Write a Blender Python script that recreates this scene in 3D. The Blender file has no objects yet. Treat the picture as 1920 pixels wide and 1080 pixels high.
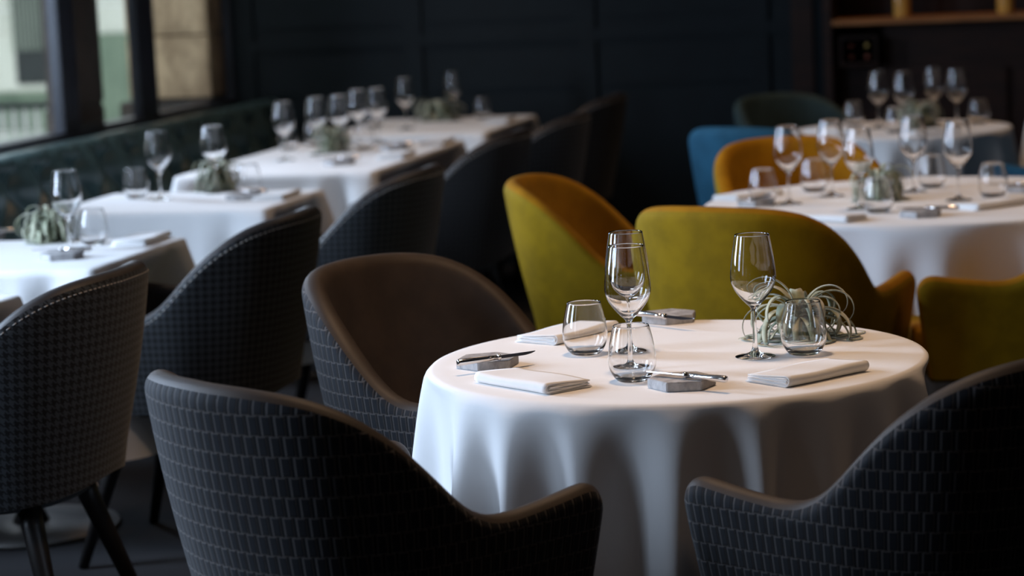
import bpy, bmesh, math, random
import numpy as np
from mathutils import Vector, Matrix
SC = bpy.context.scene
COL = SC.collection
R = math.radians
random.seed(7)

# ------------------------------------------------------------------ camera, world, light, exposure
F_PX, CAM_H, PITCH, ROLL = 4533.0, 1.483, R(7.85), R(2.6)
cam_d = bpy.data.cameras.new('camera'); cam = bpy.data.objects.new('camera', cam_d); COL.objects.link(cam)
right0 = Vector((1, 0, 0)); up0 = Vector((0, math.sin(PITCH), math.cos(PITCH))); fwd = Vector((0, math.cos(PITCH), -math.sin(PITCH)))
c_, s_ = math.cos(ROLL), math.sin(ROLL)
rgt = right0*c_ - up0*s_; upv = right0*s_ + up0*c_
m = Matrix((rgt, upv, -fwd)).transposed().to_4x4(); m.translation = Vector((0, 0, CAM_H)); cam.matrix_world = m
cam_d.sensor_width = 36; cam_d.lens = F_PX/1920*36
cam_d.dof.use_dof = True; cam_d.dof.focus_distance = 4.25; cam_d.dof.aperture_fstop = 3.4
cam_d.clip_end = 200
SC.camera = cam
SC.view_settings.view_transform = 'Standard'; SC.view_settings.look = 'None'
SC.view_settings.exposure = 0.0; SC.view_settings.gamma = 1; SC.view_settings.use_curve_mapping = False

world = bpy.data.worlds.new('sky'); SC.world = world; world.use_nodes = True
world.node_tree.nodes['Background'].inputs[0].default_value = (0.80, 0.90, 1.0, 1)
world.node_tree.nodes['Background'].inputs[1].default_value = 2.1

# the room's own axes: U runs along the window wall away from the camera, V points from that wall into the room
ANG = R(13.15)
U = Vector((math.sin(ANG), math.cos(ANG), 0)); V = Vector((U.y, -U.x, 0))
ROW = -ANG
def P(s, t, z=0.0): p = U*s + V*t; return Vector((p.x, p.y, z))
def area_light(name, loc, aim, sx, sy, power, color):
    d = bpy.data.lights.new(name, 'AREA'); d.shape = 'RECTANGLE'; d.size = sx; d.size_y = sy; d.energy = power; d.color = color
    o = bpy.data.objects.new(name, d); COL.objects.link(o); o.location = loc
    o.rotation_euler = Vector(aim).to_track_quat('-Z', 'Y').to_euler(); return o
# daylight outside the tall windows beside the camera
area_light('window_daylight', P(2.7, -4.30, 1.85), V + Vector((0, 0, -0.12)), 0.85, 1.7, 108, (0.60, 0.76, 1.0))
area_light('window_daylight', P(4.95, -4.30, 1.85), V + Vector((0, 0, -0.12)), 0.70, 1.7, 175, (0.60, 0.76, 1.0))
area_light('window_daylight', P(8.0, -4.30, 1.85), V + Vector((0, 0, -0.12)), 0.45, 1.6, 80, (0.60, 0.76, 1.0))
def spot(name, loc, power, ang, color, r=0.06, blend=0.8):
    d = bpy.data.lights.new(name, 'SPOT'); d.energy = power; d.spot_size = R(ang); d.spot_blend = blend; d.color = color; d.shadow_soft_size = r
    o = bpy.data.objects.new(name, d); COL.objects.link(o); o.location = loc; return o
WARM = (1.0, 0.66, 0.40)
spot('downlight_and_fill', (0.15, 4.5, 2.9), 110, 80, WARM, 0.18)
spot('downlight_and_fill', (1.2, 6.9, 2.9), 60, 80, WARM, 0.18)
spot('downlight_and_fill', (1.6, 9.4, 2.9), 42, 80, WARM, 0.18)
for x, y, e in ((0.5, 2.6, 7), (2.7, 4.9, 26), (0.25, 7.6, 26), (-0.4, 10.0, 14)):  # wide warm fill spots, added to brighten the dark aisle-side cloths
    spot('downlight_and_fill', (x, y, 2.9), e, 150, WARM, 0.25, 1.0)
for s, e in ((7.2, 18), (8.9, 26), (10.4, 22)):
    spot('downlight_and_fill', P(s, -2.75, 2.9), e, 75, WARM, 0.15)
spot('downlight_and_fill', P(10.55, -0.5, 2.9), 26, 60, (1.0, 0.55, 0.2), 0.05)

# ------------------------------------------------------------------ node helpers
class NB:
    def __init__(s, name):
        s.m = bpy.data.materials.new(name); s.m.use_nodes = True; s.t = s.m.node_tree; s.n = s.t.nodes; s.l = s.t.links
        s.b = s.n['Principled BSDF']
    def put(s, sock, v):
        if isinstance(v, bpy.types.NodeSocket): s.l.new(v, sock)
        else: sock.default_value = v
    def math(s, op, a, b=0.0, c=None):
        n = s.n.new('ShaderNodeMath'); n.operation = op; s.put(n.inputs[0], a); s.put(n.inputs[1], b)
        if c is not None: s.put(n.inputs[2], c)
        return n.outputs[0]
    def mix(s, f, a, b):
        n = s.n.new('ShaderNodeMix'); n.data_type = 'RGBA'; s.put(n.inputs[0], f); s.put(n.inputs[6], a); s.put(n.inputs[7], b); return n.outputs[2]
    def noise(s, vec, scale, detail=3, rough=0.5):
        n = s.n.new('ShaderNodeTexNoise'); s.l.new(vec, n.inputs['Vector']); n.inputs['Scale'].default_value = scale
        n.inputs['Detail'].default_value = detail; n.inputs['Roughness'].default_value = rough; return n.outputs[0]
    def coord(s, k='Object'):
        return s.n.new('ShaderNodeTexCoord').outputs[k]
    def sep(s, v):
        n = s.n.new('ShaderNodeSeparateXYZ'); s.l.new(v, n.inputs[0]); return n.outputs
    def scale(s, v, xyz):
        n = s.n.new('ShaderNodeMapping'); s.l.new(v, n.inputs[0]); n.inputs['Scale'].default_value = xyz; return n.outputs[0]
    def ramp(s, f, a, b):
        n = s.n.new('ShaderNodeMapRange'); s.put(n.inputs[0], f); n.inputs[1].default_value = a; n.inputs[2].default_value = b; n.interpolation_type = 'SMOOTHSTEP'; return n.outputs[0]
    def bump(s, h, strength=0.3, dist=0.001):
        n = s.n.new('ShaderNodeBump'); s.l.new(h, n.inputs['Height']); n.inputs['Strength'].default_value = strength; n.inputs['Distance'].default_value = dist
        s.l.new(n.outputs[0], s.b.inputs['Normal'])
    def base(s, col, rough=0.5, **k):
        s.put(s.b.inputs['Base Color'], (*col, 1) if isinstance(col, tuple) else col)
        s.put(s.b.inputs['Roughness'], rough)
        for a, v in k.items(): s.b.inputs[a.replace('_', ' ')].default_value = v
        return s
def plain(name, col, rough=0.5, **k):
    n = NB(name)
    v = n.noise(n.coord(), 9, 4); f = n.ramp(v, 0.3, 0.7)
    n.base(n.mix(f, (*[c*0.88 for c in col], 1), (*[min(1, c*1.1) for c in col], 1)), rough, **k); return n.m

def linen():
    n = NB('white_linen'); c = n.coord(); big = n.noise(c, 3, 3)
    n.base(n.mix(big, (0.80, 0.79, 0.78, 1), (0.86, 0.85, 0.84, 1)), 0.85, Sheen_Weight=0.15, Specular_IOR_Level=0.25)
    w = n.math('ADD', n.noise(n.scale(c, (1, 1, 1)), 7, 4), n.math('MULTIPLY', n.noise(c, 700, 1), 0.05)); n.bump(w, 0.35, 0.006); return n.m
def brick_fabric():                      # woven blocks, staggered row by row, each outlined by a pale thread
    n = NB('woven_block_fabric'); u, v, _ = n.sep(n.coord('UV'))
    pv = n.math('DIVIDE', v, 0.031); row = n.math('FLOOR', pv); fy = n.math('FRACT', pv)
    pu = n.math('ADD', n.math('DIVIDE', u, 0.0195), n.math('MULTIPLY', n.math('MODULO', row, 2.0), 0.5)); fx = n.math('FRACT', pu)
    dx = n.math('ABSOLUTE', n.math('SUBTRACT', fx, 0.5)); dy = n.math('ABSOLUTE', n.math('SUBTRACT', fy, 0.5))
    inx = n.math('SUBTRACT', 1.0, n.ramp(dx, 0.27, 0.33)); iny = n.math('SUBTRACT', 1.0, n.ramp(dy, 0.41, 0.47))
    cell = n.math('MULTIPLY', inx, iny)
    ox = n.math('SUBTRACT', 1.0, n.ramp(dx, 0.37, 0.41)); ring = n.math('SUBTRACT', n.math('MULTIPLY', ox, 1.0), cell); ring = n.math('MAXIMUM', ring, 0.0)
    gap = n.ramp(dx, 0.37, 0.42)
    fuzz = n.noise(n.coord(), 60, 4)
    col = n.mix(n.math('MULTIPLY', ring, 0.8), n.mix(fuzz, (0.006, 0.007, 0.010, 1), (0.011, 0.0125, 0.017, 1)), (0.10, 0.085, 0.078, 1))
    col = n.mix(gap, col, (0.003, 0.003, 0.004, 1))
    n.base(col, 0.8, Sheen_Weight=0.10, Specular_IOR_Level=0.22)
    h = n.math('ADD', cell, n.math('MULTIPLY', ring, 0.55)); n.bump(h, 0.9, 0.003); return n.m
def houndstooth():
    n = NB('houndstooth_fabric'); u, v, _ = n.sep(n.coord('UV'))
    q = 0.018/8
    a = n.math('FLOOR', n.math('DIVIDE', u, q)); b = n.math('FLOOR', n.math('DIVIDE', v, q))
    pm = lambda x, k: n.math('FLOORED_MODULO', x, k)
    warp = n.math('LESS_THAN', pm(a, 8.0), 3.5); weft = n.math('LESS_THAN', pm(b, 8.0), 3.5)
    sel = n.math('LESS_THAN', pm(n.math('ADD', a, b), 4.0), 1.5)
    val = n.math('ADD', n.math('MULTIPLY', sel, warp), n.math('MULTIPLY', n.math('SUBTRACT', 1.0, sel), weft))
    n.base(n.mix(val, (0.006, 0.006, 0.007, 1), (0.040, 0.046, 0.052, 1)), 0.85, Sheen_Weight=0.12, Specular_IOR_Level=0.25)
    n.bump(val, 0.3, 0.001); return n.m
def velvet(name, col, dark=0.75):
    n = NB(name); c = n.coord(); f = n.ramp(n.noise(c, 9, 5, 0.6), 0.35, 0.65)
    n.base(n.mix(f, (*[x*dark for x in col], 1), (*col, 1)), 0.8, Sheen_Weight=0.05, Sheen_Roughness=0.4, Specular_IOR_Level=0.15)
    n.b.inputs['Sheen Tint'].default_value = (*[min(1, x*1.6+0.05) for x in col], 1)
    n.bump(n.noise(c, 300, 2), 0.15, 0.001); return n.m
def leather(name, col, rough=0.42):
    n = NB(name); c = n.coord(); f = n.ramp(n.noise(c, 12, 5, 0.65), 0.35, 0.68)
    n.base(n.mix(f, (*[x*0.7 for x in col], 1), (*col, 1)), rough, Specular_IOR_Level=0.35); n.bump(n.noise(c, 220, 3), 0.2, 0.001); return n.m
def glass(name='clear_glass', tint=(1, 1, 1)):
    n = NB(name); n.base(tint, 0.0, Transmission_Weight=1.0, IOR=1.5); return n.m
def pane():
    n = NB('window_glass'); n.n.remove(n.b); out = n.n['Material Output']
    tr = n.n.new('ShaderNodeBsdfTransparent'); gl = n.n.new('ShaderNodeBsdfGlossy'); gl.inputs['Roughness'].default_value = 0.0
    lw = n.n.new('ShaderNodeLayerWeight'); lw.inputs['Blend'].default_value = 0.5
    fr = n.math('ADD', 0.04, n.math('MULTIPLY', 0.8, n.math('POWER', lw.outputs['Facing'], 5.0)))
    mx = n.n.new('ShaderNodeMixShader'); n.l.new(fr, mx.inputs[0]); n.l.new(tr.outputs[0], mx.inputs[1]); n.l.new(gl.outputs[0], mx.inputs[2])
    n.l.new(mx.outputs[0], out.inputs[0]); return n.m
def stone(name, a, b, sc=6):
    n = NB(name); c = n.scale(n.coord(), (1, 1, 0.45)); f = n.ramp(n.noise(c, sc, 6, 0.65), 0.35, 0.65); g = n.ramp(n.noise(c, sc*3, 5, 0.7), 0.45, 0.7)
    n.base(n.mix(n.math('MULTIPLY', g, 0.5), n.mix(f, (*a, 1), (*b, 1)), (b[0]*0.55, b[1]*0.55, b[2]*0.55, 1)), 0.7); n.bump(g, 0.3, 0.004); return n.m
def carpet():
    n = NB('dark_carpet'); c = n.coord(); f = n.noise(c, 240, 4, 0.8); g = n.noise(c, 4, 3)
    n.base(n.mix(f, (0.012, 0.012, 0.014, 1), (0.036, 0.035, 0.036, 1)), 0.95, Specular_IOR_Level=0.1); n.bump(f, 0.6, 0.004); return n.m
def wood(name, a, b):
    n = NB(name); c = n.scale(n.coord(), (1, 8, 8)); f = n.ramp(n.noise(c, 5, 5, 0.6), 0.35, 0.65)
    n.base(n.mix(f, (*a, 1), (*b, 1)), 0.5, Specular_IOR_Level=0.25); return n.m

M = dict(linen=linen(), brick=brick_fabric(), hound=houndstooth(), leather=leather('brown_leather', (0.040, 0.027, 0.019), 0.58),
    dark_leather=leather('black_brown_leather', (0.032, 0.026, 0.024), 0.5), mustard=velvet('mustard_velvet', (0.28, 0.17, 0.003)),
    ochre=velvet('ochre_velvet', (0.38, 0.165, 0.003)), blue=velvet('blue_velvet', (0.02, 0.095, 0.16)), teal=velvet('teal_velvet', (0.03, 0.05, 0.05)),
    banq=leather('green_leather', (0.06, 0.10, 0.10), 0.3), glass=glass(), leg=plain('black_wood', (0.012, 0.010, 0.009), 0.4),
    steel=plain('polished_steel', (0.75, 0.72, 0.70), 0.12, Metallic=1.0), blade=plain('dark_steel', (0.35, 0.33, 0.36), 0.15, Metallic=1.0),
    rest=stone('grey_marble', (0.50, 0.49, 0.49), (0.30, 0.29, 0.29), 30), carpet=carpet(),
    wall=plain('dark_teal_paint', (0.0055, 0.0105, 0.0135), 0.65, Specular_IOR_Level=0.25), wall2=plain('black_paint', (0.008, 0.008, 0.009), 0.7, Specular_IOR_Level=0.2), ceil=plain('ceiling_paint', (0.10, 0.09, 0.085), 0.8),
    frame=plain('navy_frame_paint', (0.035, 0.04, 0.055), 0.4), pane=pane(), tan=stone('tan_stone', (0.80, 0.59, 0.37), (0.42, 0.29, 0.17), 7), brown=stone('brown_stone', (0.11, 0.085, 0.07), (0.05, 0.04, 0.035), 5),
    white=stone('pale_stone', (0.84, 0.83, 0.74), (0.70, 0.71, 0.61), 0.6), green=stone('green_stone', (0.22, 0.28, 0.20), (0.14, 0.20, 0.14), 0.8), dark=plain('dark_iron', (0.03, 0.035, 0.035), 0.5),
    pave=stone('pavement', (0.45, 0.5, 0.42), (0.33, 0.38, 0.32), 0.5), mahog=wood('mahogany', (0.011, 0.004, 0.0025), (0.022, 0.008, 0.004)), shelf=wood('oak_shelf', (0.22, 0.09, 0.03), (0.32, 0.14, 0.05)),
    rail=plain('pale_railing_paint', (0.62, 0.60, 0.58), 0.5), amber=plain('amber_glass', (0.55, 0.28, 0.06), 0.15), foil=plain('bottle_foil', (0.30, 0.09, 0.06), 0.3, Metallic=0.6), gold=plain('gold_foil', (0.5, 0.33, 0.1), 0.3, Metallic=0.6),
    bottle=plain('dark_bottle_glass', (0.02, 0.03, 0.02), 0.1), stitch=plain('pale_thread', (0.55, 0.50, 0.45), 0.8))
def leafmat():
    n = NB('air_plant_leaf'); c = n.coord(); f = n.noise(c, 22, 3); n.base(n.mix(n.ramp(f, 0.35, 0.65), (0.19, 0.22, 0.13, 1), (0.50, 0.50, 0.36, 1)), 0.7, Sheen_Weight=0.3); return n.m
M['leaf'] = leafmat()

# ------------------------------------------------------------------ mesh helpers
def link(name, me, mat=None, parent=None, smooth=True):
    if mat: me.materials.append(mat)
    if smooth: me.polygons.foreach_set('use_smooth', [True]*len(me.polygons))
    o = bpy.data.objects.new(name, me); COL.objects.link(o)
    if parent: o.parent = parent
    return o
def mesh(name, vs, fs, mat=None, parent=None, smooth=True, uv=None):
    me = bpy.data.meshes.new(name); me.from_pydata([tuple(v) for v in vs], [], fs); me.update()
    if uv is not None:
        lay = me.uv_layers.new(name='UVMap')
        for lp in me.loops: lay.data[lp.index].uv = uv[lp.vertex_index]
    return link(name, me, mat, parent, smooth)
def tag(o, label=None, cat=None, group=None, kind=None):
    for k, v in (('label', label), ('category', cat), ('group', group), ('kind', kind)):
        if v: o[k] = v
    return o
def empty(name, loc=(0, 0, 0), rz=0.0):
    o = bpy.data.objects.new(name, None); COL.objects.link(o); o.location = loc; o.rotation_euler = (0, 0, rz); o.empty_display_size = 0.1; return o
def boxes(name, bs, mat, parent=None, bevel=0.004, loc=None, rz=0.0):
    """bs: list of (x0,x1,y0,y1,z0,z1) joined into one mesh"""
    bm = bmesh.new()
    for x0, x1, y0, y1, z0, z1 in bs:
        r = bmesh.ops.create_cube(bm, size=1)
        for v in r['verts']: v.co = ((x0+x1)/2 + v.co.x*(x1-x0), (y0+y1)/2 + v.co.y*(y1-y0), (z0+z1)/2 + v.co.z*(z1-z0))
    if bevel: bmesh.ops.bevel(bm, geom=bm.edges[:], offset=bevel, segments=2, affect='EDGES', clamp_overlap=True)
    me = bpy.data.meshes.new(name); bm.to_mesh(me); bm.free()
    o = link(name, me, mat, parent, False)
    if loc is not None: o.location = loc
    o.rotation_euler = (0, 0, rz); return o
def lathe(name, prof, mat, parent=None, n=40, closed=True):
    vs, fs = [], []
    m_ = len(prof)
    for i in range(n):
        a = 2*math.pi*i/n
        for r_, z in prof: vs.append((r_*math.cos(a), r_*math.sin(a), z))
    for i in range(n):
        j = (i+1) % n
        for k in range(m_-1): fs.append((i*m_+k, j*m_+k, j*m_+k+1, i*m_+k+1))
    me = bpy.data.meshes.new(name); me.from_pydata(vs, [], fs)
    bm = bmesh.new(); bm.from_mesh(me); bmesh.ops.remove_doubles(bm, verts=bm.verts[:], dist=1e-6); bmesh.ops.recalc_face_normals(bm, faces=bm.faces[:]); bm.to_mesh(me); bm.free()
    return link(name, me, mat, parent)
def tube_geo(pts, rads, n=10):
    vs, fs = [], []; pts = [Vector(p) for p in pts]
    for i, p in enumerate(pts):
        d = (pts[min(i+1, len(pts)-1)] - pts[max(i-1, 0)]).normalized()
        a = d.cross(Vector((0.31, 0.17, 0.93))).normalized(); b = d.cross(a)
        for k in range(n):
            t = 2*math.pi*k/n; vs.append(p + (a*math.cos(t) + b*math.sin(t))*rads[i])
    for i in range(len(pts)-1):
        for k in range(n): fs.append((i*n+k, i*n+(k+1) % n, (i+1)*n+(k+1) % n, (i+1)*n+k))
    fs.append(tuple(range(n-1, -1, -1))); fs.append(tuple(range((len(pts)-1)*n, len(pts)*n)))
    return vs, fs
def tube(name, pts, rads, mat, parent=None, n=10):
    v, f = tube_geo(pts, rads, n); return mesh(name, v, f, mat, parent)
def copy_tree(o, parent=None):
    c = o.copy(); COL.objects.link(c)
    if parent: c.parent = parent
    for ch in list(o.children): copy_tree(ch, c)
    return c
USED = set()
def place(proto, loc, rz, label, group=None):
    o = proto if proto.name not in USED else copy_tree(proto)
    USED.add(proto.name); o.location = loc; o.rotation_euler = (0, 0, rz); o['label'] = label
    if group: o['group'] = group
    return o

# ------------------------------------------------------------------ the room
def rowbox(name, s0, s1, t0, t1, z0, z1, mat, kind='structure', bevel=0.004, parent=None):
    o = boxes(name, [(t0-(t0+t1)/2, t1-(t0+t1)/2, s0-(s0+s1)/2, s1-(s0+s1)/2, z0, z1)], mat, parent, bevel, P((s0+s1)/2, (t0+t1)/2), ROW)
    if kind: o['kind'] = kind
    return o
S0, S1, T0, T1, HC = -2.0, 11.3, -4.0, 4.5, 3.0
rowbox('floor', S0-.1, S1+.1, T0-.1, T1+.1, -0.1, 0.0, M['carpet'], bevel=0)
rowbox('ceiling', S0-.1, S1+.1, T0-.1, T1+.1, HC, HC+0.1, M['ceil'], bevel=0)
rowbox('wall_back', S1, S1+0.15, T0-.1, T1+.1, 0, HC, M['wall'], bevel=0)
rowbox('wall_right', S0-.1, S1+.1, T1, T1+0.15, 0, HC, M['wall2'], bevel=0)
rowbox('wall_front', S0-0.15, S0, T0-.1, T1+.1, 0, HC, M['wall2'], bevel=0)
wl = boxes('wall_left', [(-0.12, 0, S0, S1, 0, 0.80), (-0.12, 0, S0, S1, 2.85, HC), (-0.12, 0, S0, 0.3, 0.80, 2.85), (-0.12, 0, 1.2, 2.1, 0.80, 2.85), (-0.12, 0, 3.3, 4.4, 0.80, 2.85), (-0.12, 0, 5.5, 7.6, 0.80, 2.85)], M['wall2'], None, 0, P(0, T0), ROW)
wl['kind'] = 'structure'
rowbox('trim_1', S0, S1-.01, T0-.14, T0+0.03, 0.80, 0.835, M['frame'])                       # window sill
# back wall panelling: one rail and the upright stiles, in front of the wall
pn = boxes('trim_2', [(-3.9, -1.2, -0.02, 0, 1.075, 1.105), (-3.9, -1.2, -0.012, 0, 1.055, 1.125)] +
    [(x-.045, x+.045, -0.018, 0, 0.10, 2.9) for x in (-3.92, -3.07, -2.22, -1.40)] +
    [(a+.07, b-.07, -0.01, 0, z0, z1) for a, b in ((-3.92, -3.07), (-3.07, -2.22), (-2.22, -1.40)) for z0, z1 in ((1.17, 1.18), (0.845, 0.858), (0.2, 0.21))],
    M['wall'], None, 0.003, P(S1, 0), ROW)
pn['kind'] = 'structure'
rowbox('baseboard_back', S1-.02, S1, T0, T1, 0, 0.10, M['wall'])
# windows: frame with mullions and a pane between each pair
def window(n, s0, s1, w0=0.05, w1=0.05, mids=()):
    fr = boxes('window_%d' % n, [(-0.035, 0.01, s0, s0+w0, 0.83, 2.85), (-0.035, 0.01, s1-w1, s1, 0.83, 2.85), (-0.035, 0.01, s0, s1, 0.83, 0.845), (-0.035, 0.01, s0, s1, 2.78, 2.85)] +
        [(-0.03, 0.005, a-.025, a+.025, 0.84, 2.8) for a in mids], M['frame'], None, 0.004, P(0, T0), ROW)
    fr['kind'] = 'structure'
    boxes('glass', [(-0.018, -0.012, s0+w0, s1-w1, 0.84, 2.79)], M['pane'], fr, 0)
window(1, 0.3, 1.2); window(2, 2.1, 3.3); window(3, 4.4, 5.5); window(4, 7.6, 9.35, 0.05, 0.15, (8.3,)); window(5, 9.35, 10.25, 0.02, 0.19); window(6, 10.25, 11.29, 0.02, 0.01)
# outside: ground, stone piers, a railing and the house across the street
o = rowbox('pavement', S0-5, 40, T0-34, T0-0.13, -0.25, -0.15, M['pave'], bevel=0)
o = boxes('stone_pier', [(-0.50, -0.04, 11.05, 11.32, -0.15, 0.855)], M['brown'], None, 0.01, P(0, T0), ROW); o['kind'] = 'structure'
o = boxes('stone_pier', [(-0.46, -0.04, 11.09, 11.40, 0.865, 1.163), (-0.46, -0.04, 11.09, 11.40, 1.171, 1.55), (-0.46, -0.04, 11.09, 11.40, 1.56, 3.2)], M['tan'], None, 0.006, P(0, T0), ROW); o['kind'] = 'structure'
o = boxes('stone_pier', [(-0.17, -0.04, 9.42, 9.76, -0.15, 0.93), (-0.16, -0.04, 9.42, 9.76, 0.93, 3.2)], M['brown'], None, 0.01, P(0, T0), ROW); o['kind'] = 'structure'  # this pier's shade is put into its colour by the darker brown stone
ob = empty('sky_block_house', P(4, -13, -0.15), ROW); tag(ob, 'long unseen house added across the street to block sky light at the windows', 'building')  # unseen house, added to keep the bright sky out of glass reflections
boxes('wall', [(-0.4, 0, -11, 14, 0, 9)], M['brown'], ob, 0.02)
for k in range(9): boxes('window', [(-0.02, 0.03, -10+k*2.6, -8.8+k*2.6, 1.6, 3.6)], M['dark'], ob, 0.01)
rl = empty('street_railing', P(16, -7.4, -0.15), ROW); tag(rl, 'pale upright bar railing seen low through the left window', 'railing')
boxes('rail', [(-0.9, 0.62, -0.02, 0.02, 0.70, 0.75), (-0.9, 0.62, -0.02, 0.02, 0.1, 0.14)], M['dark'], rl)
for k in range(18):
    x = -0.88 + k*0.087
    tube('baluster', [(x, 0, 0), (x, 0, 0.72)], [0.014, 0.014], M['rail'], rl, 8)
bd = empty('street_building', P(24, 0, -0.15), ROW); tag(bd, 'pale stone house across the street with green base and dark grated window', 'building')
W0, W1 = -14.0, -8.6
boxes('upper_wall', [(W0, W1, 0, 0.5, 1.0 + k*0.30, 1.288 + k*0.30) for k in range(18)], M['white'], bd, 0.01)
boxes('lower_wall', [(W0, W1, -0.06, 0.5, 0, 1.0)], M['green'], bd, 0.02)
boxes('pale_plinth', [(-11.3, -10.30, -0.10, 0, 0.42, 1.02)], M['white'], bd, 0.02)
wn = boxes('window_opening', [(-10.86, -10.40, -0.13, 0.1, 0.50, 3.2)], M['dark'], bd, 0.01)
boxes('window_grate', [(-10.86 + k*0.045, -10.85 + k*0.045, -0.16, -0.135, 0.86, 3.1) for k in range(10)], M['pave'], wn, 0)

# ------------------------------------------------------------------ banquette along the windows
bq = empty('banquette', P(0, 0), ROW); tag(bq, 'long dark green tufted leather banquette under the windows', 'banquette')
def banquette():
    s0, s1 = 3.2, 11.27
    tb = -3.86
    ns, nz = 560, 36
    vs, fs = [], []
    prof = []
    for j in range(nz+1):                 # front face from the seat up, then over the roll to the rear
        q = j/nz
        if q < 0.62:
            z = 0.42 + q/0.62*0.36; x = tb + 0.19 - (z-0.42)*0.22; tuft = 1.0
        else:
            a = (q-0.62)/0.38*math.pi*1.15; z = 0.792 - 0.045*math.cos(a+0.2)*1.0 + 0.0; x = tb + 0.055 + 0.062*math.cos(a-0.25); z = 0.79 + 0.05*math.sin(a-0.25) ; tuft = max(0.0, 0.5*(1-(q-0.62)/0.2))
        prof.append((x, z, tuft))
    for i in range(ns+1):
        s = s0 + (s1-s0)*i/ns
        for x, z, tf in prof:
            a = s/0.15; b = (z-0.42)/0.15
            h = (abs(math.sin(math.pi*(a+b)/1.0*0.5*1.0))*abs(math.sin(math.pi*(a-b)*0.5)))**0.45
            vs.append((x + (h-0.6)*0.085*tf, s, z))
    m_ = len(prof)
    for i in range(ns):
        for k in range(m_-1): fs.append((i*m_+k, i*m_+k+1, (i+1)*m_+k+1, (i+1)*m_+k))
    fs.append(tuple(range(m_))); fs.append(tuple(ns*m_ + k for k in range(m_-1, -1, -1)))
    mesh('backrest', vs, fs, M['banq'], bq)
    boxes('frame', [(-3.98, -3.86, s0, s1, 0.02, 0.78)], M['leg'], bq, 0.01)
    n_ = 6; L_ = (s1-s0)/n_
    for k in range(n_):
        boxes('seat_cushion', [(-3.83, -3.30, s0+k*L_+.004, s0+(k+1)*L_-.004, 0.31, 0.44)], M['banq'], bq, 0.03)
    boxes('base', [(-3.86, -3.36, s0, s1, 0.03, 0.31)], M['leg'], bq, 0.01)
banquette()

# ------------------------------------------------------------------ tub chair
def build_path():
    pts = []
    for i in range(61):
        th = math.pi/2*i/60; e = 2/2.35
        pts.append((0.284*math.sin(th)**e, -0.03 - 0.265*math.cos(th)**e))
    for i in range(1, 21):
        q = i/20; pts.append((0.284 - 0.010*q*q, -0.03 + 0.30*q))
    a = np.array(pts); d = np.r_[0, np.cumsum(np.hypot(*np.diff(a, axis=0).T))]
    return a, d
PA, PD = build_path(); LE = float(PD[-1])
HK = ([0, .12, .20, .26, .31, .36, .40, .44, .475, .52, .60, LE], [.873, .870, .860, .838, .804, .757, .710, .668, .645, .637, .644, .664])
def h_top(L):
    xs, ys = HK                              # smooth interpolation
    v = 0
    for o_ in (-.03, -.015, 0, .015, .03): v += float(np.interp(abs(L)+o_ if abs(L)+o_ >= 0 else -(abs(L)+o_), xs, ys))
    return v/5
ZB = 0.40; RC = 0.055; TH = 0.052; RR = 0.030
def mid(L, z):
    l = min(abs(L), LE); x = float(np.interp(l, PD, PA[:, 0])); y = float(np.interp(l, PD, PA[:, 1]))
    q = max(0, min(1, (z-0.38)/0.50)); k = 0.80 + 0.20*(1-(1-q)**1.6)
    w = math.exp(-(l/0.33)**2)
    return Vector((math.copysign(x*k, L) if L else 0.0, y*k - 0.035*w*max(0, z-0.5)/0.36, z))
def normal(L, z):
    e = 0.004; a = mid(L+e, z) - mid(L-e, z) if abs(L)+e < LE else mid(L, z) - mid(L-math.copysign(2*e, L), z)
    if abs(L)+e >= LE and L < 0: a = -a
    b = mid(L, z+e) - mid(L, z-e); n = a.cross(b); n.normalize(); return n     # points outwards
def shell():
    ends = [0, .0012, .004, .009, .016, .024, .033, .044, .056]
    Ls = [LE - d for d in ends] ; x = LE-.056
    n_mid = 40; Ls += [x*(1-k/n_mid) for k in range(1, n_mid+1)]
    Ls = sorted(set([round(-l, 6) for l in Ls] + [round(l, 6) for l in Ls]))
    cols = len(Ls); rows = None
    O, I, D, UV = [], [], [], []
    for L in Ls:
        Hk = h_top(L); l = abs(L); H = Hk
        if l > LE-RC: H = Hk - RC*(1 - math.sqrt(max(0, 1 - ((l-(LE-RC))/RC)**2)))
        tops = [0, .0012, .004, .009, .016, .024, .034]
        zb = ZB + 0.035*math.exp(-(l/0.22)**2); zs = [H-d for d in tops] + [H-.034 - (H-.034-zb)*k/14 for k in range(1, 15)]
        rows = len(zs); oc, ic, dc, uc = [], [], [], []
        for z in zs:
            if l > LE-RC and z > Hk-RC: d = RC - math.hypot(l-(LE-RC), z-(Hk-RC))
            else: d = min(H-z, LE-l)
            d = max(0, d); q = min(d/RR, 1); t = TH/2*math.sqrt(max(0, 1-(1-q)**2))
            p = mid(L, z); n = normal(L, z)
            oc.append(p + n*t); ic.append(p - n*t); dc.append(d); uc.append((L, z))
        O.append(oc); I.append(ic); D.append(dc); UV.append(uc)
    return Ls, rows, O, I, D, UV
SH = shell()
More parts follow.
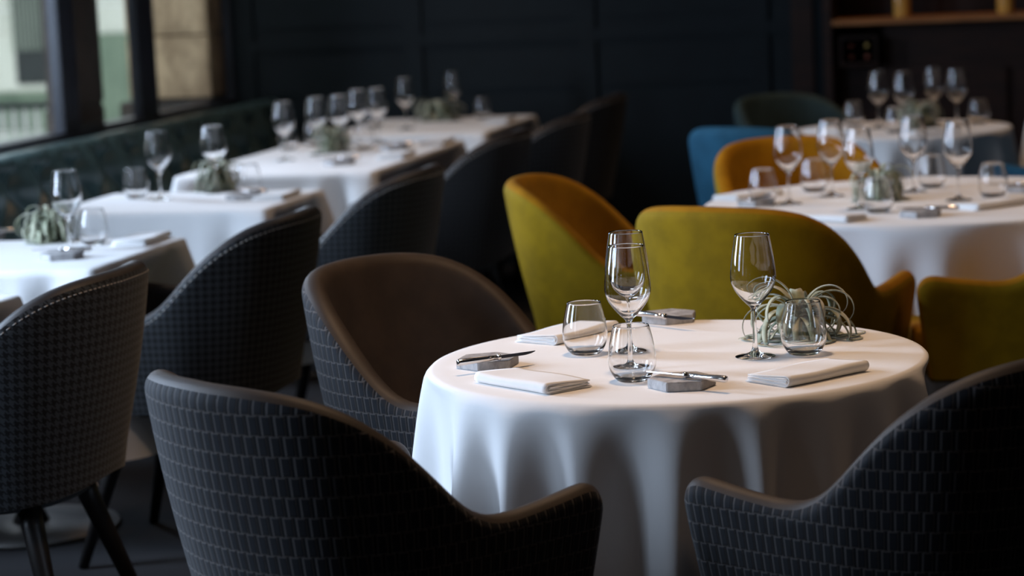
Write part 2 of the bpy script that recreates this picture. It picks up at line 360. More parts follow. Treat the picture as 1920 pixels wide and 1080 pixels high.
def chair_meshes(outer_mat, inner_mat, name, stitched=False):
    Ls, rows, O, I, D, UV = SH; cols = len(Ls)
    def build(nm, side_faces, mat):
        idx, vs, uv, fs = {}, [], [], []
        def vid(side, i, j):
            if D[i][j] < 1e-6: side = 0
            k = (side, i, j)
            if k not in idx: idx[k] = len(vs); vs.append((O if side == 0 else I)[i][j]); uv.append(UV[i][j])
            return idx[k]
        for side, i, j in side_faces:
            q = [vid(side, i, j), vid(side, i+1, j), vid(side, i+1, j+1), vid(side, i, j+1)]
            if side == 0: q.reverse()
            if len(set(q)) > 2: fs.append(tuple(dict.fromkeys(q)))
        return mesh(nm, vs, fs, mat, None, True, uv)
    outer, inner = [], []
    for i in range(cols-1):
        for j in range(rows-1):
            dmax = max(D[i][j], D[i+1][j], D[i][j+1], D[i+1][j+1])
            (inner if dmax < 0.0095 else outer).append((0, i, j)); inner.append((1, i, j))
    root = empty(name)
    a = build('outer_shell', outer, outer_mat); a.parent = root
    b = build('inner_lining', inner, inner_mat); b.parent = root
    # seat base, cushion
    def slab(nm, z0, z1, sc0, sc1, mat, rnd, front):
        pts = []
        for k in range(41):
            L = -LE + 2*LE*k/40; pts.append(L)
        vs, fs = [], []; rings = []
        prof = [(z0, sc0-rnd*0.6), (z0+rnd*0.3, sc0-rnd*0.15), (z0+rnd, sc0), (z1-rnd, sc1), (z1-rnd*0.3, sc1-rnd*0.25), (z1, sc1-rnd*0.9), (z1+0.006, (sc1-rnd)*0.55)]
        for z, sc in prof:
            ring = []
            for L in pts:
                p = mid(L, min(z, 0.50)); ring.append(Vector((p.x*sc, (p.y+0.02)*sc + (front if p.y > 0 else 0)*max(0, p.y/0.25), z)))
            rings.append(ring)
        n = len(pts)
        for r_ in rings: vs += r_
        for i in range(len(rings)-1):
            for k in range(n): fs.append((i*n+k, i*n+(k+1) % n, (i+1)*n+(k+1) % n, (i+1)*n+k))
        fs.append(tuple(range(n-1, -1, -1))); fs.append(tuple(range((len(rings)-1)*n, len(rings)*n)))
        return mesh(nm, vs, fs, mat, root)
    slab('seat_base', ZB-0.020, 0.450, 0.90, 0.94, outer_mat, 0.025, 0.0)
    slab('seat_cushion', 0.445, 0.515, 0.90, 0.90, inner_mat, 0.03, 0.02)
    for sx in (-1, 1):
        for sy in (-1, 1):
            tube('leg', [(sx*0.14, sy*0.13-0.01, 0.385), (sx*0.15, sy*0.14-0.01, 0.345), (sx*0.245, sy*0.24-0.01, 0.0)], [0.026, 0.024, 0.013], M['leg'], root, 14)
    if stitched:
        vs, fs = [], []
        n = 130
        for k in range(n):
            L0 = -LE+.03 + (2*LE-.06)*k/n; L1 = L0 + (2*LE-.06)/n*0.55
            q = []
            for L in (L0, L1):
                z = h_top(L)-.019; p = mid(L, z) + normal(L, z)*(TH/2*0.93+.0008); q.append(p)
            v, f = tube_geo(q, [.0009, .0009], 5); b0 = len(vs); vs += v; fs += [tuple(x+b0 for x in g) for g in f]
        mesh('stitching', vs, fs, M['stitch'], root)
    tag(root, None, 'chair'); return root
CH = dict(brick=chair_meshes(M['brick'], M['leather'], 'dining_chair'), hound=chair_meshes(M['hound'], M['dark_leather'], 'dining_chair', True),
    yellow=chair_meshes(M['mustard'], M['ochre'], 'dining_chair'), blue=chair_meshes(M['blue'], M['blue'], 'dining_chair'), teal=chair_meshes(M['teal'], M['teal'], 'dining_chair'))
for k in CH: CH[k].name = 'dining_chair'
def chair(kind, x, y, heading, label, group): return place(CH[kind], (x, y, 0), R(heading-90), label, group)
G1 = 'dark woven-block chairs around the nearest round table'
chair('brick', -0.232, 3.79, 38, 'dark woven-block tub chair in the left foreground, back and arm towards us', G1)
chair('brick', 0.62, 3.775, 138, 'dark woven-block tub chair in the bottom right corner, left arm raised before the cloth', G1)
chair('brick', -0.070, 4.80, -37, 'dark woven-block tub chair showing its brown leather inside, beyond the left of the round table', G1)
G2 = 'houndstooth chairs along the banquette tables'
for s, off, lab in ((4.72, -.06, 'grey houndstooth tub chair nearest us at the left edge of the photo'),
        (5.78, 0, 'grey houndstooth tub chair, second from the front in the banquette row'),
        (6.93, .03, 'grey houndstooth tub chair, third from the front in the banquette row'),
        (8.30, .0, 'dark houndstooth tub chair, fourth in the row, partly behind the yellow chair'),
        (9.08, .06, 'dark houndstooth tub chair, fifth in the row, only its top visible'),
        (10.22, 0, 'dark houndstooth tub chair, farthest in the row by the teal wall')):
    p = P(s, -2.205+off); chair('hound', p.x, p.y, 180-13.15, lab, G2)
G3 = 'velvet chairs around the middle round table'
chair('yellow', 0.65, 5.96, 56, 'mustard velvet tub chair with its wide back towards us behind the nearest wine glasses', G3)
chair('yellow', 0.345, 6.60, -14, 'mustard velvet tub chair in side view left of the middle table', G3)
chair('yellow', 1.25, 6.12, 178, 'mustard velvet tub chair at the right edge, its arm towards us', G3)
chair('yellow', 0.96, 7.37, -72, 'ochre velvet tub chair facing us beyond the middle round table', G3)
G4 = 'chairs around the far round table'
chair('blue', 0.98, 8.42, 50, 'blue velvet tub chair behind the ochre chair, left of the far table', G4)
chair('teal', 1.26, 9.64, -55, 'dull teal tub chair, farthest back on the left of the far table', G4)
chair('blue', 2.12, 8.75, 140, 'blue velvet tub chair at the right edge beyond the middle table', G4)

# ------------------------------------------------------------------ tables and cloths
def round_cloth(Rr, drop, ridges, seed):
    rnd = random.Random(seed); n = 360; ztop = 0.75
    amps = [0.75+0.5*rnd.random() for _ in ridges]; wid = [2.7+1.4*rnd.random() for _ in ridges]; bend = [rnd.uniform(-4, 4) for _ in ridges]
    rows = [(0.0, 0)] ; vs, fs = [(0, 0, ztop)], []
    rr = [0.1, 0.2, 0.3, Rr*0.8, Rr*0.93, Rr-0.012]
    rings = [(r_, ztop, 0) for r_ in rr] + [(Rr-0.005, ztop-0.0012, 0), (Rr-.001, ztop-0.005, 0), (Rr+0.001, ztop-.011, 0.004)]
    K = 34
    for k in range(1, K+1):
        d = 0.011 + (drop-0.011)*(k/K)**1.15; rings.append((None, ztop-d, d))
    def fold(deg, d):
        v = 0
        for a, am, w, b in zip(ridges, amps, wid, bend):
            ww = w*(1.0+0.9*math.exp(-d/0.07)) ; x = ((deg - a - b*d/drop + 180) % 360 - 180)/ww
            v += am*math.exp(-x*x/2)
        return v
    for r_, z, d in rings:
        for i in range(n):
            deg = 360*i/n; a = R(deg)
            if r_ is None or d:
                g = 1-math.exp(-d/0.07); rad = Rr+0.002 - 0.024*g + 0.01*d + fold(deg, d)*(0.036*g + 0.13*d) + 0.002*math.sin(a*5+d*9)
            else: rad = r_
            vs.append((rad*math.cos(a), rad*math.sin(a), z))
    for i in range(n): fs.append((0, 1+i, 1+(i+1) % n))
    for k in range(len(rings)-1):
        for i in range(n):
            fs.append((1+k*n+i, 1+(k+1)*n+i, 1+(k+1)*n+(i+1) % n, 1+k*n+(i+1) % n))
    return mesh('tablecloth', vs, fs, M['linen'])
def pedestal_table(name, loc, rz, lab, grp, top_verts_r=None, rect=None):
    t = empty(name, loc, rz); tag(t, lab, 'table', grp)
    if rect: boxes('tabletop', [(-rect[0]/2, rect[0]/2, -rect[1]/2, rect[1]/2, 0.715, 0.744)], M['leg'], t, 0.006)
    else: lathe('tabletop', [(0, 0.715), (top_verts_r, 0.715), (top_verts_r+.004, 0.73), (top_verts_r, 0.744), (0, 0.744)], M['leg'], t, 64)
    lathe('column', [(0, 0.02), (0.05, 0.025), (0.034, 0.06), (0.032, 0.70), (0.08, 0.714), (0, 0.714)], M['leg'], t, 24)
    lathe('base', [(0, 0), (0.235, 0), (0.24, 0.006), (0.235, 0.014), (0.06, 0.024), (0, 0.024)], M['base_metal'], t, 48)
    return t
M['base_metal'] = plain('grey_base_metal', (0.10, 0.095, 0.09), 0.4, Metallic=0.4)
rid = [270-57, 270-41.6, 270-25, 270-4, 270+13, 270+29, 270+45, 270+62] + [270+80+k*20.5 for k in range(1, 10)]
TG = 'round tables under white cloths'; TC = 'white round tablecloths'
def round_set(x, y, Rr, drop, rids, seed, l1, l2, rz=0):
    pedestal_table('round_table', (x, y, 0), 0, l1, TG, Rr-0.012)
    c = round_cloth(Rr, drop, rids, seed); c.location = (x, y, 0); c.rotation_euler = (0, 0, rz); tag(c, l2, 'tablecloth', TC)
round_set(0.29, 4.30, 0.45, 0.62, rid, 3, 'round pedestal table nearest us, hidden under its long white cloth', 'long white round tablecloth in the foreground, draped in deep folds')
round_set(1.18, 6.77, 0.63, 0.55, [k*19+4*math.sin(k*3) for k in range(19)], 5, 'larger round table in the middle right of the room under white cloth', 'white round tablecloth on the middle right table behind the mustard chair')
round_set(1.52, 9.32, 0.43, 0.50, [k*21+5*math.sin(k*2.2) for k in range(17)], 8, 'far round table before the dark bar under white cloth', 'white round tablecloth on the far table before the bar')
round_set(2.53, 9.75, 0.40, 0.50, [k*21+5*math.sin(k*1.2) for k in range(17)], 9, 'farthest round table cut off by the right edge of the photo', 'white round tablecloth cut off by the right edge behind the far table')

def rect_cloth(w, d_, drop, seed):
    """w across (local x), d_ along (local y)"""
    rnd = random.Random(seed); n_e = 44
    per = []                                  # (x, y, nx, ny, corner weight)
    hx, hy = w/2, d_/2; rc = 0.015
    cs = [(hx, -hy), (hx, hy), (-hx, hy), (-hx, -hy)]
    for e in range(4):
        a = Vector(cs[e]); b = Vector(cs[(e+1) % 4]); tn = (b-a).normalized(); nn = Vector((tn.y, -tn.x)); ln = (b-a).length
        for k in range(n_e):
            q = k/(n_e-1); p = a + tn*(rc + (ln-2*rc)*q); dc = min(q, 1-q)*ln
            per.append((p.x, p.y, nn.x, nn.y, dc, q*ln, e))
        a2 = R(0)
        nb = Vector((-(cs[(e+2) % 4][1]-b.y), cs[(e+2) % 4][0]-b.x)).normalized()*-1 if False else None
        t2 = (Vector(cs[(e+2) % 4]) - b).normalized(); n2 = Vector((t2.y, -t2.x)); c0 = b - tn*rc + t2*rc
        for k in range(1, 8):
            f = k/8; nv = (nn*(math.cos(f*math.pi/2)) + n2*math.sin(f*math.pi/2)).normalized()
            per.append((c0.x + nv.x*rc, c0.y + nv.y*rc, nv.x, nv.y, 0.0, 0.0, e))
    n = len(per); vs, fs = [], []
    ph = [rnd.uniform(0, 6) for _ in range(8)]
    K = 22
    lev = [('t', 0.0), ('t', 0.9), ('e', 0)] + [('d', (k/K)) for k in range(0, K+1)]
    vs.append((0, 0, 0.75))
    for typ, q in lev[1:]:
        for (x, y, nx, ny, dc, al, e) in per:
            if typ == 't': vs.append((x*0.93, y*0.93, 0.75)); continue
            if typ == 'e': vs.append((x-nx*.006, y-ny*.006, 0.75)); continue
            cw = math.exp(-(dc/0.075)**2)
            hem = drop + 0.13*math.exp(-dc/0.09)
            d = 0.006 + hem*q
            off = 0.002 + 0.02*d + cw*(0.30*d) - 0.20*d*math.exp(-((dc-0.105)/0.035)**2) + 0.07*d*math.exp(-((dc-0.19)/0.03)**2)
            off -= (0.085*(1-cw)*min(1, dc/0.12)*(1-math.exp(-max(0, d-.03)/0.05)) if e == 0 else 0)
            off += 0.012*(1-math.exp(-d/0.1))*math.sin(al*17+ph[e]) * (1-cw) * d/0.4
            off += 0.006*math.sin(al*41+ph[e+4]+d*6)*(1-cw)*d/0.4
            vs.append((x + nx*off, y + ny*off, 0.75-d*(1.0 if d > .006 else .8)))
    for i in range(n): fs.append((0, 1+i, 1+(i+1) % n))
    for k in range(len(lev)-2):
        for i in range(n): fs.append((1+k*n+i, 1+(k+1)*n+i, 1+(k+1)*n+(i+1) % n, 1+k*n+(i+1) % n))
    return mesh('tablecloth', vs, fs, M['linen'])
RG = 'square tables along the banquette'; RC_ = 'white cloths on the banquette tables'
for k, (s0, s1, w0, w1) in enumerate([(4.50, 5.18, 'table at the bottom left edge, nearest in the banquette row', 'white tablecloth at the left edge, only a corner in view'),
        (5.61, 6.27, 'banquette table with the pale round air plant, at the left', 'white tablecloth under the pale round air plant at the left'),
        (6.95, 7.56, 'second full table in the banquette row, behind the left wine glass', 'bluish white tablecloth hanging behind the leftmost wine glass'),
        (8.13, 8.80, 'third banquette table, pushed against the fourth', 'long white tablecloth over the third and fourth banquette tables'),
        (8.803, 9.47, 'fourth banquette table, pushed against the third', 'white tablecloth of the fourth banquette table'),
        (9.83, 10.85, 'last and longest banquette table by the teal wall', 'white tablecloth on the last banquette table by the teal wall')]):
    tt0, tt1 = -3.12, -2.385
    c = P((s0+s1)/2, (tt0+tt1)/2)
    pedestal_table('banquette_table', c, ROW, w0, RG, rect=(tt1-tt0-.02, s1-s0-.02))
    if k == 4: continue
    if k == 3: s1 = 9.47; c = P((s0+s1)/2, (tt0+tt1)/2)
    cl = rect_cloth(tt1-tt0, s1-s0, 0.33, 11+k); cl.location = c; cl.rotation_euler = (0, 0, ROW); tag(cl, w1, 'tablecloth', RC_)

# ------------------------------------------------------------------ glassware
def sm(pts, n=5):                       # Catmull-Rom through profile points
    out = []
    for i in range(len(pts)-1):
        p0, p1, p2, p3 = pts[max(i-1, 0)], pts[i], pts[i+1], pts[min(i+2, len(pts)-1)]
        for k in range(n):
            t = k/n; out.append(tuple(0.5*((2*p1[j]) + (-p0[j]+p2[j])*t + (2*p0[j]-5*p1[j]+4*p2[j]-p3[j])*t*t + (-p0[j]+3*p1[j]-3*p2[j]+p3[j])*t**3) for j in (0, 1)))
    out.append(pts[-1]); return out
def wine_glass():
    outer = sm([(0.0362, 0.0012), (0.030, 0.0030), (0.018, 0.0052), (0.0085, 0.010), (0.0048, 0.020), (0.0038, 0.045), (0.0040, 0.075), (0.0062, 0.088), (0.0140, 0.0965), (0.0245, 0.108), (0.0350, 0.1230), (0.0405, 0.139), (0.0404, 0.156), (0.0375, 0.180), (0.0340, 0.202), (0.0310, 0.2205)], 6)
    inner = sm([(0.0300, 0.2205), (0.0330, 0.202), (0.0365, 0.180), (0.0394, 0.156), (0.0394, 0.139), (0.0338, 0.1243), (0.0230, 0.1105), (0.0110, 0.1000), (0.0, 0.0965)], 6)
    prof = [(0, 0), (0.0355, 0), (0.0362, 0.0005)] + outer + [(0.0305, 0.2210)] + inner
    o = lathe('wine_glass', prof, M['glass'], None, 64); return tag(o, None, 'glass')
def tumbler():
    outer = sm([(0.0265, 0.0012), (0.0340, 0.010), (0.0395, 0.022), (0.0415, 0.036), (0.0400, 0.055), (0.0362, 0.075), (0.0310, 0.0960)], 6)
    inner = sm([(0.0300, 0.0960), (0.0351, 0.075), (0.0389, 0.055), (0.0404, 0.036), (0.0380, 0.022), (0.0310, 0.011), (0.0200, 0.0072), (0.0, 0.0062)], 6)
    prof = [(0, 0.0), (0.0240, 0.0)] + outer + [(0.0305, 0.0965)] + inner
    o = lathe('tumbler', prof, M['glass'], None, 64); return tag(o, None, 'glass')
WG, TB = wine_glass(), tumbler()
Z = 0.7505
def wp(s, t, z=Z): p = P(s, t); return (p.x, p.y, z)
g_n, g_m, g_f = 'wine glasses on the nearest round table', 'wine glasses on the middle round table', 'wine glasses on the far round table'
for x, y, lab in [(0.202, 4.191, 'front wine glass of the overlapping pair on the nearest round table'), (0.212, 4.395, 'rear wine glass of the overlapping pair on the nearest round table'), (0.430, 4.270, 'single wine glass left of the loose air plant on the nearest table')]:
    place(WG, (x, y, Z), 0, lab, g_n)
for x, y, lab in [(0.792, 6.785, 'leftmost wine glass on the middle round table, before the ochre chair'), (0.936, 6.950, 'rear wine glass of the left trio on the middle round table'), (0.962, 6.58, 'wine glass just left of the air plant on the middle round table'),
        (1.175, 6.960, 'wine glass behind and right of the air plant on the middle table'), (1.253, 6.690, 'rightmost wine glass on the middle round table, clear base in view')]:
    place(WG, (x, y, Z), 0, lab, g_m)
for x, y, lab in [(1.455, 9.40, 'leftmost wine glass on the far round table'), (1.530, 9.25, 'second wine glass from the left on the far round table'), (1.690, 9.50, 'third wine glass from the left on the far round table'), (1.745, 9.32, 'rightmost wine glass on the far round table')]:
    place(WG, (x, y, Z), 0, lab, g_f)
GB = 'wine glasses on the banquette tables'
for s, t, lab in [(5.950, -2.590, 'leftmost wine glass in the photo, before the pale round air plant'), (7.322, -2.860, 'wine glass beside the tumbler on the second banquette table'), (7.501, -2.735, 'wine glass behind the air plant on the second banquette table'),
        (8.70, -2.887, 'wine glass standing alone at the left of the third banquette table'), (8.93, -2.83, 'left one of the two wine glasses by the fourth banquette table plant'), (9.02, -2.765, 'right one of the two wine glasses by the fourth banquette table plant'),
        (9.36, -2.79, 'wine glass at the far end of the fourth banquette table'), (9.43, -2.73, 'dim wine glass right beside the one at the far end of the fourth banquette table'), (10.15, -2.81, 'tall wine glass alone in the middle of the last banquette table'), (10.60, -2.71, 'wine glass beside the plant on the last banquette table')]:
    place(WG, wp(s, t), 0, lab, GB)
gt = 'tumblers on the nearest round table'
for x, y, lab in [(0.130, 4.383, 'stemless tumbler in front of the rear left napkin'), (0.200, 4.084, 'stemless tumbler nearest us, before the front wine glass'), (0.518, 4.275, 'stemless tumbler before the loose air plant')]:
    place(TB, (x, y, Z), 0, lab, gt)
gt = 'tumblers on the middle round table'
for x, y, lab in [(0.728, 6.860, 'leftmost tumbler on the middle round table'), (0.904, 7.100, 'tumbler behind the left wine glasses on the middle table'), (0.995, 6.475, 'tumbler in front of the air plant on the middle table'), (1.245, 7.061, 'tumbler at the rear right of the air plant, middle table'), (1.356, 6.724, 'rightmost tumbler on the middle round table')]:
    place(TB, (x, y, Z), 0, lab, gt)
gt = 'tumblers on the far round table'
for x, y, lab in [(1.380, 9.55, 'leftmost tumbler on the far round table'), (1.475, 9.12, 'tumbler at the front of the far round table'), (1.635, 9.38, 'tumbler between the two glass pairs on the far table'), (1.845, 9.40, 'rightmost tumbler on the far round table')]:
    place(TB, (x, y, Z), 0, lab, gt)
gt = 'tumblers on the banquette tables'
for s, t, lab in [(6.138, -2.600, 'tumbler right of the pale round air plant'), (7.40, -2.975, 'tumbler left of the wine glass on the second banquette table'), (7.44, -2.600, 'tumbler right of the air plant on the second banquette table'),
        (9.20, -3.04, 'dim tumbler at the banquette side of the fourth banquette table'), (9.36, -2.98, 'tumbler with a bright streak behind the third table wine glass'), (9.12, -2.700, 'tumbler right of the plant on the fourth banquette table'), (10.70, -2.60, 'tumbler right of the plant on the last banquette table'), (10.3, -3.0, 'tumbler at the banquette side of the last table')]:
    place(TB, wp(s, t), 0, lab, gt)

# ------------------------------------------------------------------ cutlery on stone rests, napkins
def hexrest():
    bm = bmesh.new(); n = 6
    vb = [bm.verts.new((0.058*math.cos(R(60*k))*1.0, 0.058*math.sin(R(60*k)), 0)) for k in range(n)]
    f = bm.faces.new(vb); r_ = bmesh.ops.extrude_face_region(bm, geom=[f]); bmesh.ops.translate(bm, vec=(0, 0, 0.016), verts=[v for v in r_['geom'] if isinstance(v, bmesh.types.BMVert)])
    bmesh.ops.recalc_face_normals(bm, faces=bm.faces[:]); bmesh.ops.bevel(bm, geom=bm.edges[:], offset=0.0012, segments=2, affect='EDGES')
    me = bpy.data.meshes.new('knife_rest'); bm.to_mesh(me); bm.free(); return tag(link('knife_rest', me, M['rest'], None, False), None, 'knife rest')
def knife():
    r_ = empty('table_knife'); tag(r_, None, 'knife')
    hp = [(-0.075, 0, 0), (-0.0745, 0, 0), (-0.072, 0, 0), (-0.045, 0, 0), (-0.015, 0, 0), (0.006, 0, 0)]
    tube('handle', hp, [0.003, 0.0050, 0.0060, 0.0058, 0.0050, 0.0040], M['steel'], r_, 16)
    tube('collar', [(0.006, 0, 0), (0.007, 0, 0), (0.011, 0, 0), (0.012, 0, 0)], [0.004, 0.0058, 0.0058, 0.004], M['steel'], r_, 16)
    vs, fs = [], []; N = 12
    for k in range(N+1):
        q = k/N; x = 0.012 + 0.075*q; w = 0.0085*(1 - max(0, (q-0.55)/0.45)**2*0.93)
        vs += [(x, 0.0045, 0.0009), (x, 0.0045-w*1.2, 0.0001), (x, 0.0045-w*1.2, -0.0001), (x, 0.0045, -0.0009)]
    for k in range(N):
        for j in range(4): fs.append((k*4+j, k*4+(j+1) % 4, k*4+4+(j+1) % 4, k*4+4+j))
    fs += [(3, 2, 1, 0), (N*4, N*4+1, N*4+2, N*4+3)]
    b = mesh('blade', vs, fs, M['blade'], r_, False); b.rotation_euler = (R(18), 0, 0); return r_
def napkin():
    """a cloth folded lengthwise: nested layers round one thick fold at -y, loose edges at +y"""
    W, LN = 0.100, 0.195; vs, fs = [], []; NX = 18
    for q, (r_, top_end, bot_end) in enumerate([(0.0082, 0.47, 0.52), (0.0058, 0.40, 0.49), (0.0034, 0.45, 0.42), (0.0013, 0.36, 0.47)]):
        zc = 0.0094; pts = [(W*bot_end - (W*bot_end + W/2)*k/9, zc - r_) for k in range(9)]
        pts += [(-W/2 + 0.0085 - r_*math.sin(R(a)), zc - r_*math.cos(R(a))) for a in range(0, 181, 20)]
        pts += [(-W/2 + 0.0085 + (W*top_end + W/2 - 0.0085)*k/9, zc + r_) for k in range(1, 10)]
        n = len(pts); b0 = len(vs)
        for i in range(NX+1):
            x = -LN/2 + LN*i/NX
            for k, (y, zz) in enumerate(pts):
                sink = 1 - 0.30*max(0, (y + W/2)/W); w = 0.0010*math.sin(x*34+y*18+q)*(zz/0.018)
                vs.append((x + 0.0015*math.sin(k*0.5+q*2), y + 0.001*math.sin(x*30), 0.0012 + (zz-0.0012)*sink + w))
        for i in range(NX):
            for k in range(n-1): fs.append((b0+i*n+k, b0+(i+1)*n+k, b0+(i+1)*n+k+1, b0+i*n+k+1))
    o = mesh('napkin', vs, fs, M['linen']); md = o.modifiers.new('thickness', 'SOLIDIFY'); md.thickness = 0.0019; md.offset = 0
    return tag(o, None, 'napkin')
HR, KN, NP = hexrest(), knife(), napkin()
ZK = Z + 0.016 + 0.0066
gk, gr, gn = 'table knives on the nearest round table', 'stone knife rests on the nearest round table', 'napkins on the nearest round table'
def setting(x, y, rzr, kx, ky, kang, lk, lr, gk, gr):
    place(HR, (x, y, Z), rzr, lr, gr); place(KN, (kx, ky, ZK), R(kang), lk, gk)
setting(-0.050, 4.300, R(13), -0.037, 4.250, 29.5, 'silver knife at the left of the nearest table, blade pointing right', 'grey stone knife rest at the left edge of the nearest table', gk, gr)
setting(0.278, 4.008, R(0), 0.290, 3.978, 139.7, 'silver knife at the front of the nearest table, blade pointing left', 'grey stone knife rest at the front of the nearest table', gk, gr)
setting(0.308, 4.735, R(20), 0.288, 4.655, -49.7, 'silver knife at the rear of the nearest table, before the mustard chair', 'grey stone knife rest at the rear of the nearest table', gk, gr)
for x, y, a, lab in [(0.027, 4.087, -52, 'folded white napkin at the front left of the nearest table'), (0.103, 4.600, 50.8, 'folded white napkin at the rear left behind the tumbler'), (0.4955, 4.046, 38.8, 'folded white napkin at the front right of the nearest table')]:
    place(NP, (x, y, Z), R(a), lab, gn)
gk, gr, gn = 'knives on the middle round table', 'knife rests on the middle round table', 'napkins on the middle round table'
setting(1.086, 6.345, R(10), 1.11, 6.325, 160, 'knife at the front of the middle round table', 'stone knife rest at the front of the middle round table', gk, gr)
setting(0.700, 6.80, R(20), 0.71, 6.78, 60, 'knife at the left of the middle round table', 'stone knife rest at the left of the middle round table', gk, gr)
setting(1.470, 6.84, R(20), 1.45, 6.83, 170, 'knife at the right of the middle round table, cut by the photo edge', 'stone knife rest at the right edge of the middle round table', gk, gr)
for x, y, a, lab in [(0.84, 6.36, -42, 'napkin at the front left of the middle round table, behind the mustard chair'), (1.30, 6.50, 35, 'napkin at the front right of the middle round table'), (0.70, 7.02, 40, 'napkin at the rear left of the middle round table')]:
    place(NP, (x, y, Z), R(a), lab, gn)
gn = 'napkins on the far round table'
for x, y, a, lab in [(1.26, 9.27, -30, 'napkin at the left of the far round table'), (1.60, 9.02, 20, 'napkin at the front of the far round table')]:
    place(NP, (x, y, Z), R(a), lab, gn)
gk, gr, gn = 'knives on the banquette tables', 'knife rests on the banquette tables', 'napkins on the banquette tables'
B = math.degrees(ROW)
for s, t, ks, kt, ka, lk, lr in [(5.835, -2.565, 5.845, -2.560, 170, 'knife by the foot of the leftmost wine glass', 'stone knife rest at the foot of the leftmost wine glass'),
        (6.30, -3.00, 6.29, -2.98, 200, 'dark knife at the left photo edge beside the round air plant', 'stone knife rest at the left photo edge'),
        (7.27, -2.56, 7.28, -2.56, 170, 'knife on the second banquette table', 'stone knife rest on the second banquette table'),
        (8.45, -2.60, 8.46, -2.60, 170, 'knife on the third banquette table', 'stone knife rest on the third banquette table'),
        (9.05, -2.56, 9.06, -2.56, 170, 'knife on the fourth banquette table', 'stone knife rest on the fourth banquette table')]:
    p, q = P(s, t), P(ks, kt); setting(p.x, p.y, R(10), q.x, q.y, ka, lk, lr, gk, gr)
for s, t, lab in [(6.17, -2.475, 'napkin at the chair side of the table with the pale round air plant'), (7.30, -2.46, 'napkin at the chair side of the second banquette table'), (8.72, -2.46, 'napkin at the chair side of the third banquette table'), (9.30, -2.455, 'napkin at the chair side of the fourth banquette table'), (10.45, -2.46, 'napkin at the chair side of the last banquette table')]:
    place(NP, wp(s, t), R(90)+ROW, lab, gn)

# ------------------------------------------------------------------ air plants
def air_plant(seed, n, length, curl, width, e0, e1, zc, name='air_plant'):
    rnd = random.Random(seed); vs, fs = [], []
    for k in range(n):
        q = k/(n-1)
        az = k*2.39996 + rnd.uniform(-.25, .25); el = R(e0 + (e1-e0)*q) + rnd.uniform(-.15, .15)
        ln = length*(0.8+0.45*rnd.random()); cu = curl*(0.85+0.4*rnd.random())/ln; side = rnd.uniform(-1.3, 1.3)/ln*0.7
        wd = width*(0.6+0.9*rnd.random()**1.6); seg = 24; p = Vector((0.006*math.cos(az), 0.006*math.sin(az), zc))
        a_, e_ = az, el
        for i in range(seg+1):
            f = i/seg; d = Vector((math.cos(a_)*math.cos(e_), math.sin(a_)*math.cos(e_), math.sin(e_)))
            dn = Vector((-math.cos(a_)*math.sin(e_), -math.sin(a_)*math.sin(e_), math.cos(e_))); sd = d.cross(dn)
            w = wd*min(1, 0.6+f*2)*(1-f)**0.7 + 0.0004
            b0 = len(vs); t_ = 0.0010*(1-f)+0.0002
            for x, z in ((-w, w*0.35), (0, -t_), (w, w*0.35), (0, t_)): vs.append(p + sd*x + dn*z)
            if i:
                for j in range(4): fs.append((b0-4+j, b0-4+(j+1) % 4, b0+(j+1) % 4, b0+j))
            st = ln/seg; p = p + d*st; e_ -= cu*st*(0.3+1.4*f); a_ += side*st
            if p.z < 0.003: p.z = 0.003; e_ = max(e_, -0.05); a_ += math.copysign(0.30, side); cu *= 0.5
    vs = [Vector((v.x, v.y, max(v.z, 0.0))) for v in vs]
    zmin = min(v.z for v in vs)
    vs = [Vector((v.x, v.y, v.z-zmin)) for v in vs]
    return tag(mesh(name, vs, fs, M['leaf']), None, 'plant')
a = air_plant(4, 54, 0.170, 5.0, 0.0105, 85, -25, 0.040); place(a, (0.532, 4.45, Z), 0.4, 'loose curly grey-green air plant on the nearest round table', None)
ap = air_plant(9, 90, 0.125, 4.2, 0.0095, 88, -50, 0.048)
place(ap, (1.048, 6.78, Z), 0, 'dense grey-green air plant in the middle of the middle round table', None)
place(ap, (1.60, 9.32, Z), 1, 'dim air plant among the glasses on the far round table', None)
place(ap, wp(6.22, -2.765), 2, 'pale green round air plant at the left of the photo', None)
place(ap, wp(7.58, -2.755), 3, 'green air plant on the second banquette table', None)
place(ap, wp(9.03, -2.80), 4, 'green air plant on the fourth banquette table', None)
ap2 = place(ap, wp(10.66, -2.80), 5, 'wide low air plant on the last banquette table', None); ap2.scale = (1.35, 1.35, 0.95)

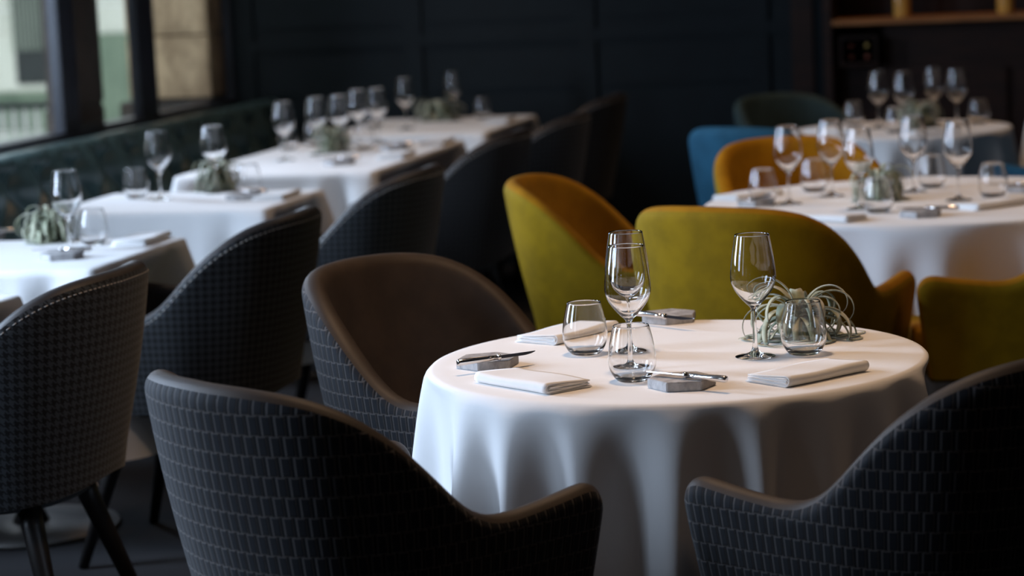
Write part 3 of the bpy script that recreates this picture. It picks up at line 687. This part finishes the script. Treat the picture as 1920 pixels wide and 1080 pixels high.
# ------------------------------------------------------------------ bar cabinet in the dark corner
bc = empty('bar_cabinet', P(10.85, 0), ROW); tag(bc, 'dark wooden back bar cabinet with a lit oak shelf in the far right corner', 'cabinet')
boxes('carcass', [(-1.04, 2.2, 0.10, 0.40, 0.0, 0.92), (-1.04, 2.2, 0.36, 0.40, 0.92, 1.10), (-0.80, 2.2, 0.10, 0.36, 0.92, 1.10), (-1.06, -1.02, -0.02, 0.40, 0, 2.6), (-1.02, 2.2, 0.36, 0.40, 1.1, 2.6)], M['mahog'], bc, 0.004)
boxes('shelf_board', [(-1.02, 2.2, -0.03, 0.38, 1.105, 1.128)], M['shelf'], bc, 0.004)
for k in range(5): boxes('door', [(-0.78 + k*0.55, -0.26 + k*0.55, 0.075, 0.10, 0.06, 0.90)], M['mahog'], bc, 0.008)
boxes('bottle_rack', [(-0.985, -0.83, -0.01, 0.10, 0.925, 0.935), (-0.985, -0.83, -0.01, 0.10, 1.045, 1.055), (-0.99, -0.98, -0.01, 0.10, 0.925, 1.055), (-0.835, -0.825, -0.01, 0.10, 0.925, 1.055)], M['mahog'], bc, 0.001)
o = rowbox('column', 11.0, 11.12, -1.22, -1.12, 0, HC, M['mahog'])
def bottle(mat_foil, lab, loc, lying):
    r_ = empty('wine_bottle', loc, ROW); tag(r_, lab, 'bottle', 'wine bottles on and under the bar shelf')
    b = lathe('body', [(0, 0), (0.036, 0.0), (0.038, 0.01), (0.038, 0.18), (0.030, 0.205), (0.0145, 0.23), (0.0145, 0.26), (0, 0.26)], M['bottle'] if lying else M['amber'], r_, 24)
    f = lathe('foil_cap', [(0, 0.25), (0.0155, 0.25), (0.0165, 0.256), (0.0155, 0.30), (0, 0.301)], mat_foil, r_, 20)
    if lying:
        r_.scale = (0.62, 0.62, 0.62)
        r_.rotation_mode = 'XYZ'; r_.rotation_euler = (R(90), 0, ROW)
    return r_
for k, (t, z, mt, lab) in enumerate([(-0.944, 1.010, 'foil', 'lying wine bottle, top left end in the bar rack'), (-0.872, 1.010, 'gold', 'lying wine bottle, top right end in the bar rack'), (-0.944, 0.960, 'foil', 'lying wine bottle, bottom left end in the bar rack'), (-0.872, 0.960, 'foil', 'lying wine bottle, bottom right end in the bar rack')]):
    p = P(11.08, t); bottle(M[mt], lab, (p.x, p.y, z), True)
for t, lab in [(-0.715, 'amber bottle standing on the bar shelf at the top of the photo, left one'), (-0.265, 'amber bottle standing on the bar shelf near the top right corner')]:
    p = P(10.90, t); bottle(M['gold'], lab, (p.x, p.y, 1.1285), False)
